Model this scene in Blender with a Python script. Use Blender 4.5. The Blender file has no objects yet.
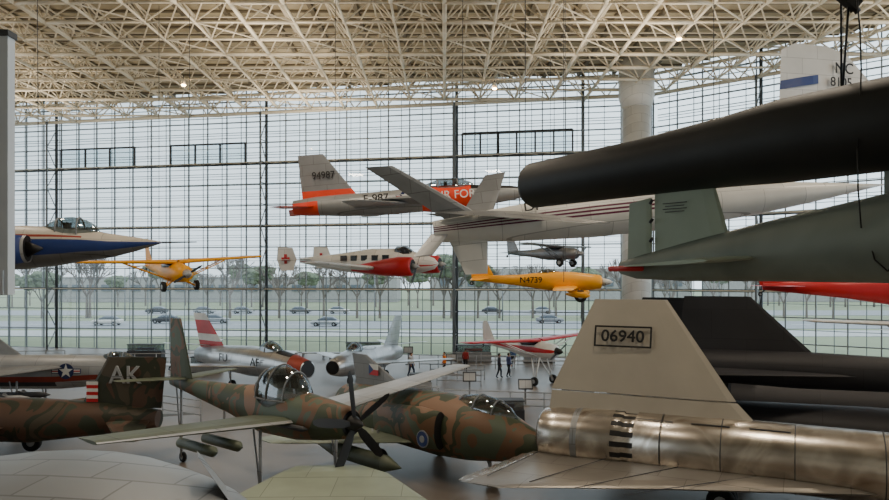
import bpy, math, random
from mathutils import Vector, Matrix, Euler
random.seed(4)
D=bpy.data; C=bpy.context
def lin(c):
    r=[]
    for x in c:
        x/=255.0
        r.append(x/12.92 if x<=.04045 else ((x+.055)/1.055)**2.4)
    return r
# ------------------------------------------------------------ materials
def base(name):
    m=D.materials.new(name); m.use_nodes=True
    nt=m.node_tree; b=nt.nodes['Principled BSDF']
    return m,nt,b
def mat(name,col,rough=.5,metal=0.0,var=.1,scale=1.5,panels=None,emit=0):
    m,nt,b=base(name); N=nt.nodes; L=nt.links
    c=lin(col)
    tc=N.new('ShaderNodeTexCoord'); no=N.new('ShaderNodeTexNoise'); no.inputs['Scale'].default_value=scale; no.inputs['Detail'].default_value=5
    L.new(tc.outputs['Object'],no.inputs['Vector'])
    cr=N.new('ShaderNodeValToRGB'); cr.color_ramp.elements[0].position=.3; cr.color_ramp.elements[1].position=.7
    cr.color_ramp.elements[0].color=[x*(1-var) for x in c]+[1]; cr.color_ramp.elements[1].color=[min(1,x*(1+var)) for x in c]+[1]
    L.new(no.outputs['Fac'],cr.inputs['Fac']); out=cr.outputs['Color']
    if panels:
        sp=N.new('ShaderNodeSeparateXYZ'); cb=N.new('ShaderNodeCombineXYZ'); L.new(tc.outputs['Object'],sp.inputs[0])
        ad=N.new('ShaderNodeMath'); ad.operation='ADD'; L.new(sp.outputs[2],ad.inputs[0])
        mu=N.new('ShaderNodeMath'); mu.operation='MULTIPLY'; mu.inputs[1].default_value=.5; L.new(sp.outputs[1],mu.inputs[0]); L.new(mu.outputs[0],ad.inputs[1])
        L.new(sp.outputs[0],cb.inputs[0]); L.new(ad.outputs[0],cb.inputs[1])
        br=N.new('ShaderNodeTexBrick'); br.inputs['Scale'].default_value=1; br.inputs['Brick Width'].default_value=panels; br.inputs['Row Height'].default_value=panels*.45
        br.inputs['Mortar Size'].default_value=.01; br.inputs['Color1'].default_value=(1,1,1,1); br.inputs['Color2'].default_value=(.85,.85,.85,1); br.inputs['Mortar'].default_value=(.5,.5,.5,1)
        L.new(cb.outputs[0],br.inputs['Vector'])
        mx=N.new('ShaderNodeMix'); mx.data_type='RGBA'; mx.blend_type='MULTIPLY'; mx.inputs[0].default_value=1
        L.new(out,mx.inputs[6]); L.new(br.outputs['Color'],mx.inputs[7]); out=mx.outputs[2]
    L.new(out,b.inputs['Base Color']); b.inputs['Roughness'].default_value=rough; b.inputs['Metallic'].default_value=metal
    if emit:
        b.inputs['Emission Color'].default_value=c+[1]; b.inputs['Emission Strength'].default_value=emit
    return m
def ramp(name,cols,pos,scale=.5,rough=.6,metal=0,interp='CONSTANT',dist=1.0):
    m,nt,b=base(name); N=nt.nodes; L=nt.links
    tc=N.new('ShaderNodeTexCoord'); no=N.new('ShaderNodeTexNoise'); no.inputs['Scale'].default_value=scale; no.inputs['Detail'].default_value=2; no.inputs['Distortion'].default_value=dist
    L.new(tc.outputs['Object'],no.inputs['Vector']); cr=N.new('ShaderNodeValToRGB'); cr.color_ramp.interpolation=interp
    while len(cr.color_ramp.elements)<len(cols): cr.color_ramp.elements.new(.5)
    for e,c,p in zip(cr.color_ramp.elements,cols,pos): e.position=p; e.color=lin(c)+[1]
    L.new(no.outputs['Fac'],cr.inputs['Fac']); L.new(cr.outputs['Color'],b.inputs['Base Color'])
    b.inputs['Roughness'].default_value=rough; b.inputs['Metallic'].default_value=metal
    return m
def thin_glass(name,tint,gl=.12,rough=.03):
    m=D.materials.new(name); m.use_nodes=True; nt=m.node_tree; N=nt.nodes; L=nt.links
    N.remove(N['Principled BSDF']); o=N['Material Output']
    t=N.new('ShaderNodeBsdfTransparent'); t.inputs[0].default_value=tint+(1,)
    g=N.new('ShaderNodeBsdfGlossy'); g.inputs['Roughness'].default_value=rough; g.inputs['Color'].default_value=(.9,.95,1,1)
    x=N.new('ShaderNodeMixShader'); x.inputs[0].default_value=gl
    L.new(t.outputs[0],x.inputs[1]); L.new(g.outputs[0],x.inputs[2]); L.new(x.outputs[0],o.inputs[0]); return m
WHITE=mat('white_paint',(222,220,214),.35,0,.05,panels=1.6)
CREAM=mat('cream_paint',(200,192,178),.4,0,.08,panels=1.5)
GREY=mat('grey_paint',(128,130,132),.45,0,.08,panels=1.3)
LGREY=mat('light_grey_paint',(166,168,170),.4,.1,.08,panels=1.7)
MGREY=mat('medium_grey_paint',(150,152,152),.4,.2,.08,panels=1.5)
SILVER=mat('bare_aluminium',(190,192,194),.28,.75,.12,panels=1.1)
DSILVER=mat('dull_aluminium',(140,142,144),.42,.6,.15,panels=1.1)
WGREY=mat('weathered_grey_paint',(132,135,137),.4,.3,.1,.8,panels=.7)
BLACK=mat('black_paint',(20,20,21),.55,0,.2)
MATTE=mat('soot_black',(27,28,27),.55,0,.25,4)
SBLACK=mat('dark_composite',(44,43,47),.6,0,.15,.8,panels=2.2)
DARK=mat('dark_grey',(56,58,62),.6)
NAVY=mat('navy_paint',(40,60,118),.35,0,.08)
ORANGE=mat('red_orange_paint',(228,66,32),.45,0,.06)
RED=mat('red_paint',(190,28,34),.4,0,.06)
BRICK=mat('brick_red_paint',(150,62,48),.45,.2,.12)
MAROON=mat('maroon_stripe',(96,24,60),.45)
YEL=mat('yellow_paint',(240,164,14),.4,0,.06)
BRONZE=ramp('heated_titanium',[(130,122,112),(180,172,162),(208,202,192),(152,136,120)],[0,.42,.56,.75],.7,.27,.95,'LINEAR',2)
FINM=mat('titanium_fin',(178,170,156),.45,.25,.07,.8)
WINGM=mat('titanium_wing',(152,146,138),.36,.55,.1,.7,panels=1.5)
CAMO=ramp('camouflage_brown_green',[(84,96,78),(112,84,62),(66,74,54),(132,102,80)],[0,.43,.5,.6],.6,.55)
CAMOD=ramp('camouflage_dark',[(58,66,52),(86,64,50),(50,54,40),(78,70,56)],[0,.42,.52,.62],.6,.6)
OLIVE=mat('olive_green',(86,94,76),.55,0,.12,panels=1.5)
LGREEN=mat('light_green_underside',(146,156,138),.5,0,.1,1,panels=1.8)
PGREEN=mat('pale_green_paint',(156,170,154),.6,0,.1,2)
VGREEN=ramp('mottled_green',[(94,104,96),(124,132,122),(106,114,106)],[0,.5,.8],1.4,.55,.1,'LINEAR')
STEEL=mat('mullion_metal',(124,130,134),.5,.2,.05)
STEELD=mat('dark_mullion_metal',(78,84,90),.5,.2,.05)
SLAT=mat('sunshade_slat',(170,176,180),.5,.1,.03)
TUBE=mat('white_truss_paint',(224,214,194),.5,0,.04)
DECK=mat('roof_deck',(180,167,141),.8,0,.08,.3)
RIB=mat('roof_rib',(112,102,84),.7)
RUB=mat('tyre_rubber',(26,26,26),.8)
WIN=mat('tinted_window',(36,42,48),.12,0,.1)
CANO=thin_glass('canopy_glass',(.42,.47,.48),.22)
GLASS=thin_glass('curtain_wall_glass',(.86,.91,.93),.05)
INS_B=mat('insignia_blue',(36,46,92),.5); INS_W=mat('insignia_white',(225,225,222),.5)
SKIN=mat('skin',(196,148,120),.6)
# ------------------------------------------------------------ mesh builder
PROF=[(0,0),(.04,.3),(.2,.5),(.5,.42),(1,.03),(1,-.03),(.5,-.36),(.2,-.42),(.04,-.26)]
class MB:
    def __init__(s): s.v=[];s.f=[];s.m=[];s.sm=[];s.mats=[];s.M=Matrix()
    def mi(s,m):
        if m not in s.mats: s.mats.append(m)
        return s.mats.index(m)
    def add(s,vs,fs,ms,sm=False):
        o=len(s.v); s.v+= [tuple(s.M@Vector(v)) for v in vs]
        for i,f in enumerate(fs):
            s.f.append([o+k for k in f]); s.m.append(s.mi(ms[i] if isinstance(ms,list) else ms)); s.sm.append(sm if not isinstance(sm,list) else sm[i])
    def loft(s,secs,m,N=28,mf=None,T=None,caps=(1,1),capm=None):
        vs=[];fs=[];ms=[];sm=[]
        for c in secs:
            x,cy,cz,ry,rz=c[:5]; p=c[5] if len(c)>5 else 1.0
            for k in range(N):
                a=2*math.pi*k/N; ca,sa=math.cos(a),math.sin(a)
                v=Vector((x,cy+ry*math.copysign(abs(ca)**p,ca),cz+rz*math.copysign(abs(sa)**p,sa)))
                vs.append(T@v if T else v)
        for i in range(len(secs)-1):
            for k in range(N):
                k2=(k+1)%N; fs.append([i*N+k,(i+1)*N+k,(i+1)*N+k2,i*N+k2]); sm.append(True)
                mm=m
                if mf: mm=mf((secs[i][0]+secs[i+1][0])/2,360*(k+.5)/N) or m
                ms.append(mm)
        for ci,idx in ((0,0),(1,len(secs)-1)):
            if caps[ci]:
                r=[idx*N+k for k in range(N)]
                fs.append(r if ci==0 else r[::-1]); ms.append(capm or m); sm.append(False)
        s.add(vs,fs,ms,sm)
    def surf(s,secs,m,up,mf=None):
        vs=[];fs=[];ms=[];n=len(PROF); u=Vector(up)
        for le,te,t in secs:
            le=Vector(le);te=Vector(te)
            for c,h in PROF: vs.append(le.lerp(te,c)+u*h*t)
        for i in range(len(secs)-1):
            for k in range(n):
                k2=(k+1)%n; fs.append([i*n+k,i*n+k2,(i+1)*n+k2,(i+1)*n+k])
                ms.append((mf(i,k) if mf else None) or m)
        fs.append(list(range(n))[::-1]); fs.append([(len(secs)-1)*n+k for k in range(n)]); ms+=[m,m]
        s.add(vs,fs,ms,False)
    def pair(s,xl,cr,xt,ct,y0,y1,z0,z1,t,m,sides=(1,-1),mf=None,tip=None):
        for sg in sides:
            secs=[((xl,sg*y0,z0),(xl-cr,sg*y0,z0),t),((xt,sg*y1,z1),(xt-ct,sg*y1,z1),t*.5)]
            if ct>.35:
                e=(y1-y0)/abs(y1-y0)*ct*.25
                secs.append(((xt-ct*.25,sg*(y1+e),z1),(xt-ct*.9,sg*(y1+e),z1),t*.12))
            s.surf(secs,m,(0,0,1),mf)
    def fin(s,xl,cr,xt,ct,z0,z1,t,m,y0=0,y1=0,mf=None,round_=.0):
        secs=[((xl,y0,z0),(xl-cr,y0,z0),t)]
        if mf:
            for q in (.2,.4,.6,.8):
                a=xl+(xt-xl)*q; c=cr+(ct-cr)*q; secs.append(((a,y0+(y1-y0)*q,z0+(z1-z0)*q),(a-c,y0+(y1-y0)*q,z0+(z1-z0)*q),t*(1-.5*q)))
        secs.append(((xt,y1,z1),(xt-ct,y1,z1),t*.5))
        if round_: secs.append(((xt-ct*.3,y1,z1+round_),(xt-ct*.8,y1,z1+round_),t*.2))
        s.surf(secs,m,(0,1,0),mf)
    def tube(s,p,q,r,m,n=6,r2=None):
        p=Vector(p);q=Vector(q);d=(q-p)
        if d.length<1e-6:return
        d.normalize(); a=d.orthogonal().normalized(); b=d.cross(a); r2=r if r2 is None else r2
        vs=[];fs=[]
        for c,rr in ((p,r),(q,r2)):
            for k in range(n):
                t=2*math.pi*k/n; vs.append(c+a*math.cos(t)*rr+b*math.sin(t)*rr)
        for k in range(n): fs.append([k,(k+1)%n,n+(k+1)%n,n+k])
        fs.append(list(range(n))[::-1]); fs.append([n+k for k in range(n)])
        s.add(vs,fs,m,n>5)
    def box(s,c,d,m,R=None):
        vs=[Vector((x*d[0]/2,y*d[1]/2,z*d[2]/2)) for x in(-1,1) for y in(-1,1) for z in(-1,1)]
        if R: vs=[R@v for v in vs]
        vs=[v+Vector(c) for v in vs]
        s.add(vs,[[0,1,3,2],[4,6,7,5],[0,4,5,1],[2,3,7,6],[0,2,6,4],[1,5,7,3]],m)
    def poly(s,pts,m): s.add(pts,[list(range(len(pts)))],m)
    def wheel(s,c,r,w,m=None):
        T=Matrix.Translation(c)@Matrix.Rotation(math.pi/2,4,'Z')
        s.loft([(-w/2,0,0,r*.75,r*.75),(-w/2*.9,0,0,r*.95,r*.95),(0,0,0,r,r),(w/2*.9,0,0,r*.95,r*.95),(w/2,0,0,r*.75,r*.75)],m or RUB,18,T=T)
        s.loft([(-w/2-.01,0,0,r*.45,r*.45),(w/2+.01,0,0,r*.45,r*.45)],LGREY,14,T=T)
    def prop(s,c,r,n,m,w=.16,a0=0.3,tipm=None):
        for k in range(n):
            a=a0+2*math.pi*k/n; d=Vector((0,math.cos(a),math.sin(a))); t=Vector((.35,-math.sin(a),math.cos(a))).normalized()
            c=Vector(c); u=d.cross(t)
            secs=[]
            for q,ww in ((.05,.4),(.3,1),(.6,1.1),(.88,.95),(1,.4)):
                p=c+d*r*q; secs.append((p-t*w*ww/2,p+t*w*ww/2,.035*(1.2-q)))
            s.surf(secs,m,u,(lambda i,k2:tipm if i==3 else None) if tipm else None)
    def star(s,c,r):
        x,y,z=c
        s.box((x,y+.005,z),(r*3.7,.02,r*.62),INS_B); s.box((x,y-.008,z),(r*3.5,.012,r*.44),INS_W); s.box((x,y-.014,z),(r*3.5,.012,r*.14),RED)
        s.poly([(x+r*math.cos(a),y-.024,z+r*math.sin(a)) for a in [2*math.pi*k/28 for k in range(28)]],INS_B)
        s.poly([(x+(r*.95 if k%2==0 else r*.38)*math.sin(k*math.pi/5),y-.03,z+(r*.95 if k%2==0 else r*.38)*math.cos(k*math.pi/5)) for k in range(10)],INS_W)
    def canopy(s,x0,x1,z,ry,rz,m=None,frames=2):
        n=9; secs=[]
        for i in range(n+1):
            t=i/n; k=math.sin(math.pi*min(1,t*1.0))**.55 if 0<t<1 else .05
            secs.append((x0+(x1-x0)*t,0,z,ry*k,rz*k))
        s.loft(secs,m or CANO,24)
        for i in range(1,frames+1):
            t=i/(frames+1); k=math.sin(math.pi*t)**.55; x=x0+(x1-x0)*t
            pts=[(x,ry*k*1.02*math.cos(a),z+rz*k*1.02*math.sin(a)) for a in [math.pi*j/14 for j in range(15)]]
            for a,b in zip(pts,pts[1:]): s.tube(a,b,.03,GREY,5)
        for sg in(1,-1):
            for i in range(1,n-1):
                f=lambda t:(x0+(x1-x0)*t,sg*ry*1.01*math.sin(math.pi*t)**.55,z)
                s.tube(f(i/n),f((i+1)/n),.03,GREY,5)
        xm=(x0+x1)/2
        s.box((xm-.1,0,z+rz*.25),(.18,ry*.8,rz*.9),BLACK)
    def gear(s,x,y,zt,zg,r,w=.2):
        s.tube((x,y,zt),(x,y,zg+r),.05,LGREY,8); s.tube((x-.35,y,zt),(x,y,zg+r+.25),.03,LGREY,6); s.wheel((x,y+w*.6,zg+r),r,w)
    def missile(s,p,L,r,m,fm=None):
        x,y,z=p
        s.loft([(x,y,z,.01,.01),(x-L*.08,y,z,r*.7,r*.7),(x-L*.16,y,z,r,r),(x-L,y,z,r*.95,r*.95)],m,16,capm=BLACK)
        for q,h in((.35,2.2),(.88,2.8)):
            for k in range(4):
                a=k*math.pi/2+.78; dv=Vector((0,math.cos(a),math.sin(a))); c=Vector((x-L*q,y,z))
                s.surf([(c+dv*r*.9,c+dv*r*.9-Vector((L*.1,0,0)),.03),(c+dv*r*h-Vector((L*.06,0,0)),c+dv*r*h-Vector((L*.1,0,0)),.02)],fm or m,(0,-dv.z,dv.y))
    def done(s,name,loc=(0,0,0),hd=0,pitch=0,roll=0):
        me=D.meshes.new(name); me.from_pydata(s.v,[],s.f)
        for m in s.mats: me.materials.append(m)
        me.polygons.foreach_set('material_index',s.m); me.polygons.foreach_set('use_smooth',s.sm); me.update()
        o=D.objects.new(name,me); C.collection.objects.link(o); o.location=loc
        o.rotation_euler=(math.radians(roll),-math.radians(pitch),math.radians(hd)); return o
def txt(par,body,loc,size,m,rot=(90,0,0),sx=1,bold=.0,nm='marking'):
    cu=D.curves.new(nm,'FONT'); cu.body=body; cu.size=size; cu.extrude=.006; cu.align_x='CENTER'; cu.align_y='CENTER'; cu.materials.append(m)
    if bold: cu.bevel_depth=bold; cu.bevel_resolution=0
    o=D.objects.new(nm,cu); C.collection.objects.link(o); o.parent=par; o.location=loc; o.rotation_euler=[math.radians(a) for a in rot]; o.scale=(sx,1,1); return o
def hang(o,*pts):
    b=MB(); b.M=Matrix.LocRotScale(o.location,o.rotation_euler,None).inverted()
    for p in pts: b.tube(p,(p[0],p[1],23.0),.015,DARK,5)
    c=b.done('suspension_wires'); c.parent=o
# ------------------------------------------------------------ building
WA=Vector((-46,73.6,0)); WB=Vector((12.9,62.6,0)); WC=Vector((18.4,61.6,0)); WD=Vector((50,35.85,0))
ZT=25.5; ZBt=23.0
WA2=WA+(WA-WB).normalized()*14
def inside(x,y,mg=0):
    return y<73.6-(x+46)*.1868-mg and y<61.6-(x-18.4)*.815-mg
def glass_wall(nm,P,Q,main,step=2.05,thick_rows=(6.1,12.3,18.4)):
    L=(Q-P).length; d=(Q-P)/L; nrm=Vector((d.y,-d.x,0))
    if nrm.y>0: nrm=-nrm
    Rz=Matrix.Rotation(math.atan2(d.y,d.x),3,'Z')
    g=MB(); g.poly([P,Q,Q+Vector((0,0,ZT)),P+Vector((0,0,ZT))],GLASS)
    f=MB(); n=int(L/step)
    for i in range(n+1):
        p=P+d*(i*L/n)+nrm*.06; f.box(p+Vector((0,0,ZT/2)),(.09,.14,ZT),STEEL,Rz)
    for i in range(n):
        p=P+d*((i+.5)*L/n)-nrm*.9; f.box(p+Vector((0,0,ZT/2)),(.05,.06,ZT),STEEL,Rz)
    z=0
    while z<ZT+.01:
        hv=any(abs(z-t)<1.0 for t in thick_rows)
        f.box((P+Q)/2+nrm*.06+Vector((0,0,z)),(L,.18,.24 if hv else .09),STEELD if hv else STEEL,Rz)
        f.box((P+Q)/2-nrm*.9+Vector((0,0,z+1.02)),(L,.06,.045),STEEL,Rz); z+=2.04
    z=8.4
    while z<ZT-.3:
        f.box((P+Q)/2-nrm*.95+Vector((0,0,z)),(L,.22,.03),SLAT,Rz); z+=.51
    for s in main:
        p=P+d*s
        a=p+nrm*.35; b=p+nrm*1.7
        f.tube(a,a+Vector((0,0,ZT)),.15,STEELD,8); f.tube(b,b+Vector((0,0,ZBt)),.1,STEEL,8)
        zz=0; k=0
        while zz<22:
            f.tube((a if k%2 else b)+Vector((0,0,zz)),(b if k%2 else a)+Vector((0,0,zz+2.04)),.045,STEEL,5)
            f.tube(a+Vector((0,0,zz)),b+Vector((0,0,zz)),.045,STEEL,5); zz+=2.04;k+=1
    for zz in (6.12,12.24,18.36):
        a=P+nrm*.9; b=Q+nrm*.9
        f.tube(a+Vector((0,0,zz)),b+Vector((0,0,zz)),.05,TUBE,6)
        i=0
        while i*step*2<L-step*2:
            q0=P+d*(i*2*step)+Vector((0,0,zz)); q1=q0+d*step+nrm*.9; q2=q0+d*2*step
            f.tube(q0,q1,.03,TUBE,4); f.tube(q1,q2,.03,TUBE,4); i+=1
    g.done('window_'+nm); return f,d,nrm
f,d,n=glass_wall('1',WA2,WB,[3,20.2,43.3,62,73.4])
def vent(f,s0,s1,z0,z1,k):
    w=(s1-s0)/k
    for i in range(k):
        p=WA2+d*(s0+w*(i+.5))+n*.16+Vector((0,0,(z0+z1)/2)); Rz=Matrix.Rotation(math.atan2(d.y,d.x),3,'Z')
        for (cx,cz,sx,sz) in ((0,-(z1-z0)/2,w,.16),(0,(z1-z0)/2,w,.16),(-w/2,0,.16,z1-z0),(w/2,0,.16,z1-z0)):
            f.box(p+d*cx+Vector((0,0,cz)),(sx,.14,sz),DARK,Rz)
        f.box(p,(w-.2,.05,z1-z0-.2),GLASS,Rz)
vent(f,20.6,29,18.4,20.4,3); vent(f,33,41,18.4,20.4,3); vent(f,62.5,72.5,18.5,20.5,6)
f.done('wall_back')
f,_,_=glass_wall('2',WB,WC,[5.2]); f.done('wall_corner')
f,_,_=glass_wall('3',WC,WD,[9,22,34]); f.done('wall_right')
FLOOR=mat('polished_concrete_floor',(116,106,96),.38,0,.14,.25)
b=MB(); b.poly([(-75,-8,0),(50,-8,0),tuple(WD),tuple(WC),tuple(WB),tuple(WA2),(-75,79,0)],FLOOR); b.done('floor')
b=MB(); b.poly([(-75,-8,0),(-75,-8,ZT),(50,-8,ZT),(50,-8,0)],CREAM); b.done('wall_rear')
# ceiling
b=MB()
b.poly([(-75,-8,ZT),(-75,80,ZT),(WA2.x,WA2.y,ZT),(WB.x,WB.y,ZT),(WC.x,WC.y,ZT),(WD.x,WD.y,ZT),(50,-8,ZT)],DECK)
for i in range(-24,18):
    x=i*3.0; ymax=min(73.6-(x+46)*.1868,61.6-(x-18.4)*.815)
    b.box((x,(ymax+10)/2,ZT-.14),(.3,ymax-10,.26),RIB)
y=12.0
while y<78:
    xm=min(50,18.4+(61.6-y)/.815) if y>36 else 50
    xm=min(xm,-46+(73.6-y)/.1868)
    if xm>-60: b.box(((xm-60)/2,y,ZT-.08),(xm+60,.2,.14),RIB)
    y+=1.5
b.done('ceiling')
t=MB(); a=3.1
def top(i,j): return Vector((i*a+a/2,j*a+a/2,ZT-.45))
def bot(i,j): return Vector((i*a,j*a,ZBt))
def ok(v): return inside(v.x,v.y,.5) and v.x>-62
for i in range(-20,17):
    for j in range(9,25):
        p=bot(i,j)
        if not ok(p): continue
        for q in (bot(i+1,j),bot(i,j+1)):
            if ok(q): t.tube(p,q,.085 if (i%4 and j%4) else .14,TUBE,6)
        for q in (top(i,j),top(i-1,j),top(i,j-1),top(i-1,j-1)):
            if ok(q): t.tube(p,q,.055,TUBE,5)
        if (i+j)%3==0 and ok(bot(i+1,j+1)): t.tube(p,bot(i+1,j+1),.05,TUBE,4)
        q=top(i,j)
        if ok(q):
            for r in (top(i+1,j),top(i,j+1)):
                if ok(r): t.tube(q,r,.07,TUBE,5)
        t.loft([(-.16,0,0,.06,.06),(0,0,0,.17,.17),(.16,0,0,.06,.06)],TUBE,8,T=Matrix.Translation(p))
t.done('roof_space_frame')
e=MB()
for P,Q in ((WA2,WB),(WB,WC),(WC,WD)):
    dd=(Q-P).normalized(); nn=Vector((dd.y,-dd.x,0)); nn=nn if nn.y<0 else -nn
    e.tube(P+nn*1.2+Vector((0,0,ZBt)),Q+nn*1.2+Vector((0,0,ZBt)),.17,TUBE,8)
    e.tube(P+nn*.4+Vector((0,0,ZT-.5)),Q+nn*.4+Vector((0,0,ZT-.5)),.15,TUBE,8)
    L=(Q-P).length; k=0
    while k*1.5<L-1.5:
        p0=P+dd*k*1.5; e.tube(p0+nn*(1.2 if k%2 else .4)+Vector((0,0,ZBt if k%2 else ZT-.5)),p0+dd*1.5+nn*(.4 if k%2 else 1.2)+Vector((0,0,ZT-.5 if k%2 else ZBt)),.06,TUBE,5); k+=1
e.done('trim_1')
b=MB(); CT=Matrix.Translation((15.9,58,0))@Matrix.Rotation(-math.pi/2,4,'Y')
b.loft([(0,0,0,1.2,1.2),(ZBt-1.6,0,0,1.2,1.2)],WHITE,32,T=CT)
b.loft([(ZBt-1.8,0,0,1.2,1.2),(ZBt-.9,0,0,1.45,1.45),(ZT-.2,0,0,1.45,1.45)],WHITE,32,T=CT)
b.done('structural_column')
b=MB(); PAN=mat('panel_grey',(206,212,218),.5,0,.03)
b.box((-8.25,12,8.95),(1.65,.2,4.4),PAN); b.box((-8.3,12,6.95),(1.62,.26,.42),PAN); b.box((-8.25,12,11.2),(1.7,.26,.1),DARK)
b.tube((-8.6,12,11),(-8.6,12,25),.02,DARK); b.done('hanging_wall_panel')
# lamps, then added fill lights
LAMP=mat('lamp_lens',(255,206,140),.5,emit=60)
def lamp(x,y):
    b=MB(); T=Matrix.Translation((x,y,22.3))@Matrix.Rotation(-math.pi/2,4,'Y')
    b.loft([(.02,0,0,.16,.16),(.35,0,0,.15,.15),(.5,0,0,.08,.08)],TUBE,14,T=T); b.loft([(-.06,0,0,.12,.12),(.02,0,0,.19,.19)],LAMP,14,T=T); b.tube((x,y,22.8),(x,y,23.1),.03,DARK)
    b.done('ceiling_spotlight')
for x,y in ((-20.5,55),(14.9,44.5),(-32,50),(4,56)):
    lamp(x,y)
def area(x,y,z,s,e,col,up=False,rot=None):
    l=D.lights.new('area','AREA'); l.size=s; l.energy=e; l.color=col; o=D.objects.new('fill_uplight' if up else 'fill_downlight',l); C.collection.objects.link(o); o.location=(x,y,z)  # invisible fill light, added without a fixture
    o.rotation_euler=rot or ((math.pi,0,0) if up else (0,0,0))
for x in (-36,-12,12):
    for y in (44,60):
        if inside(x,y,3): area(x,y,18,6,950,(1,.86,.66),True)  # added upward fill that brightens the roof deck
area(30,38,18,6,850,(1,.86,.66),True)
for x,y in ((-14,18),(6,16),(-26,34),(10,34),(-6,30),(22,22)): area(x,y,22.5,2,1150,(1,.85,.66))  # added downward fill to lift the aircraft and floor
# ------------------------------------------------------------ outside: haze is put into the paler, greyer colours
GR=ramp('lawn',[(118,130,98),(142,150,122),(130,138,108)],[0,.5,.8],.08,.95,0,'LINEAR')
b=MB(); b.poly([(-300,60,-.06),(300,60,-.06),(300,500,-.06),(-300,500,-.06)],GR); b.done('ground_lawn')
ASPH=mat('asphalt',(148,151,155),.9); PAVE=mat('pavement',(184,185,184),.9)
b=MB(); b.box((0,110,-.03),(500,18,.06),ASPH)
for i in range(-20,20): b.box((i*8,110,.01),(3,.2,.02),INS_W)
b.done('road')
b=MB(); b.box((0,92,-.02),(500,10,.08),PAVE); b.done('pavement')
b=MB(); b.box((-20,150,-.03),(260,22,.06),ASPH); b.done('parking_lot')
BW=mat('building_wall',(160,158,156),.8); BWIN=mat('building_window',(96,104,112),.3)
b=MB()
b.box((-70,230,4),(110,20,8),BW); b.box((40,250,5.5),(90,20,11),BW); b.box((120,235,3.5),(60,20,7),BW)
for i in range(22): b.box((-120+i*4.6,219.8,4.5),(3,.4,2),BWIN)
for i in range(18): b.box((0+i*4.7,239.8,6),(3,.4,2.4),BWIN)
b.done('office_building')
BARK=mat('bark',(122,113,107),.9); LEAF=ramp('foliage',[(88,102,80),(114,124,102),(100,110,90)],[0,.5,.8],1.2,.9,0,'LINEAR')
def tree_mesh(leafy,seed):
    random.seed(seed); b=MB()
    def br(p,dv,l,r,dep):
        q=p+dv*l; b.tube(p,q,r,BARK,5,r*.65)
        if leafy and dep<=2:
            s=l*.55
            b.loft([(-s,0,0,.1,.1),(-s*.6,0,0,s*.75*random.uniform(.8,1.1),s*.7),(0,0,0,s*random.uniform(.9,1.1),s*random.uniform(.8,1)),(s*.6,0,0,s*.7,s*.75),(s,0,0,.1,.1)],LEAF,8,T=Matrix.Translation(q)@Matrix.Rotation(random.random()*3,4,'Z'))
        if dep==0:return
        for k in range(4 if dep>1 else 3):
            nd=(dv+Vector((random.uniform(-1,1),random.uniform(-1,1),random.uniform(-.2,.7)))*.75).normalized(); br(q,nd,l*.72,r*.6,dep-1)
    br(Vector((0,0,0)),Vector((0,0,1)),3.0,.22,4)
    return b
meshes=[]
for k in range(4):
    o=tree_mesh(k>=2,k+3).done('tree'); meshes.append(o.data); D.objects.remove(o)
random.seed(9)
for k in range(84):
    me=meshes[random.choice([0,1,0,1,2,3])]; o=D.objects.new('tree',me); C.collection.objects.link(o)
    o.location=(-125+k*3.2+random.uniform(-2,2),random.choice([129,129,174,182,192]),-.05); s=random.uniform(.9,1.4); o.scale=(s,s,s); o.rotation_euler=(0,0,random.random()*6)
def car(x,y,m,h=0):
    b=MB(); b.loft([(-2.2,0,.62,.75,.2,.5),(-2.1,0,.62,.88,.32,.5),(0,0,.62,.9,.36,.5),(1.9,0,.58,.88,.3,.5),(2.2,0,.55,.7,.2,.5)],m,20)
    b.loft([(-1.7,0,1.0,.7,.1,.6),(-1.1,0,1.1,.72,.38,.6),(.3,0,1.1,.72,.4,.6),(1.1,0,.98,.7,.08,.6)],BWIN,20)
    for X in(-1.35,1.35):
        for Y in(-.85,.85): b.wheel((X,Y,.33),.33,.2)
    b.done('parked_car',(x,y,0),h)
for i,(x,y) in enumerate(((-52,108),(-45,113),(-37,113),(-18,106),(17,113),(30,106),(-60,146),(-50,146),(-42,146),(-30,146),(-22,146),(10,146),(20,146))):
    car(x,y,[WHITE,DARK,LGREY,SILVER,GREY][i%5],random.choice([0,180]))
b=MB()
for x in (-55,-35,-12,10,32): b.tube((x,120.5,-.05),(x,120.5,9),.12,GREY,8,.07); b.tube((x,120.5,9),(x+2,120.4,9.3),.06,GREY); b.box((x+2.2,120.4,9.3),(.8,.3,.15),GREY)
b.done('street_lamp')
# ------------------------------------------------------------ flying bomb (near right)
b=MB()
b.loft([(-.98,0,.77,.15,.15),(-.97,0,.77,.185,.185),(-.93,0,.77,.205,.205),(.2,0,.80,.225,.225),(.9,0,.83,.255,.255),(1.3,0,.85,.285,.285),(2.3,0,.87,.29,.29),(2.75,0,.88,.25,.25)],MATTE,48,caps=(1,1),capm=BLACK)
b.loft([(0,0,0,.04,.05),(.15,0,.0,.07,.09),(.6,0,.04,.13,.15),(1.2,0,.1,.2,.21),(1.95,0,.16,.28,.28),(3.2,0,.2,.38,.38),(5,0,.2,.42,.42),(6.3,0,.2,.3,.3),(6.9,0,.2,.05,.05)],VGREEN,40)
b.tube((-.0,-.16,-.01),(.3,-.16,-.01),.022,RED,10)
b.surf([((.95,0,.1),(.31,0,.04),.05),((.8,0,.62),(.31,0,.58),.04)],PGREEN,(0,1,0))
b.surf([((.285,0,.0),(.06,0,.0),.04),((.285,0,.55),(.08,0,.52),.03)],PGREEN,(0,1,0))
for sg in (1,-1): b.surf([((1.25,sg*.08,.06),(.12,sg*.05,.02),.05),((1.0,sg*.5,.03),(.25,sg*.36,.0),.03)],PGREEN,(0,0,1))
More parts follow.
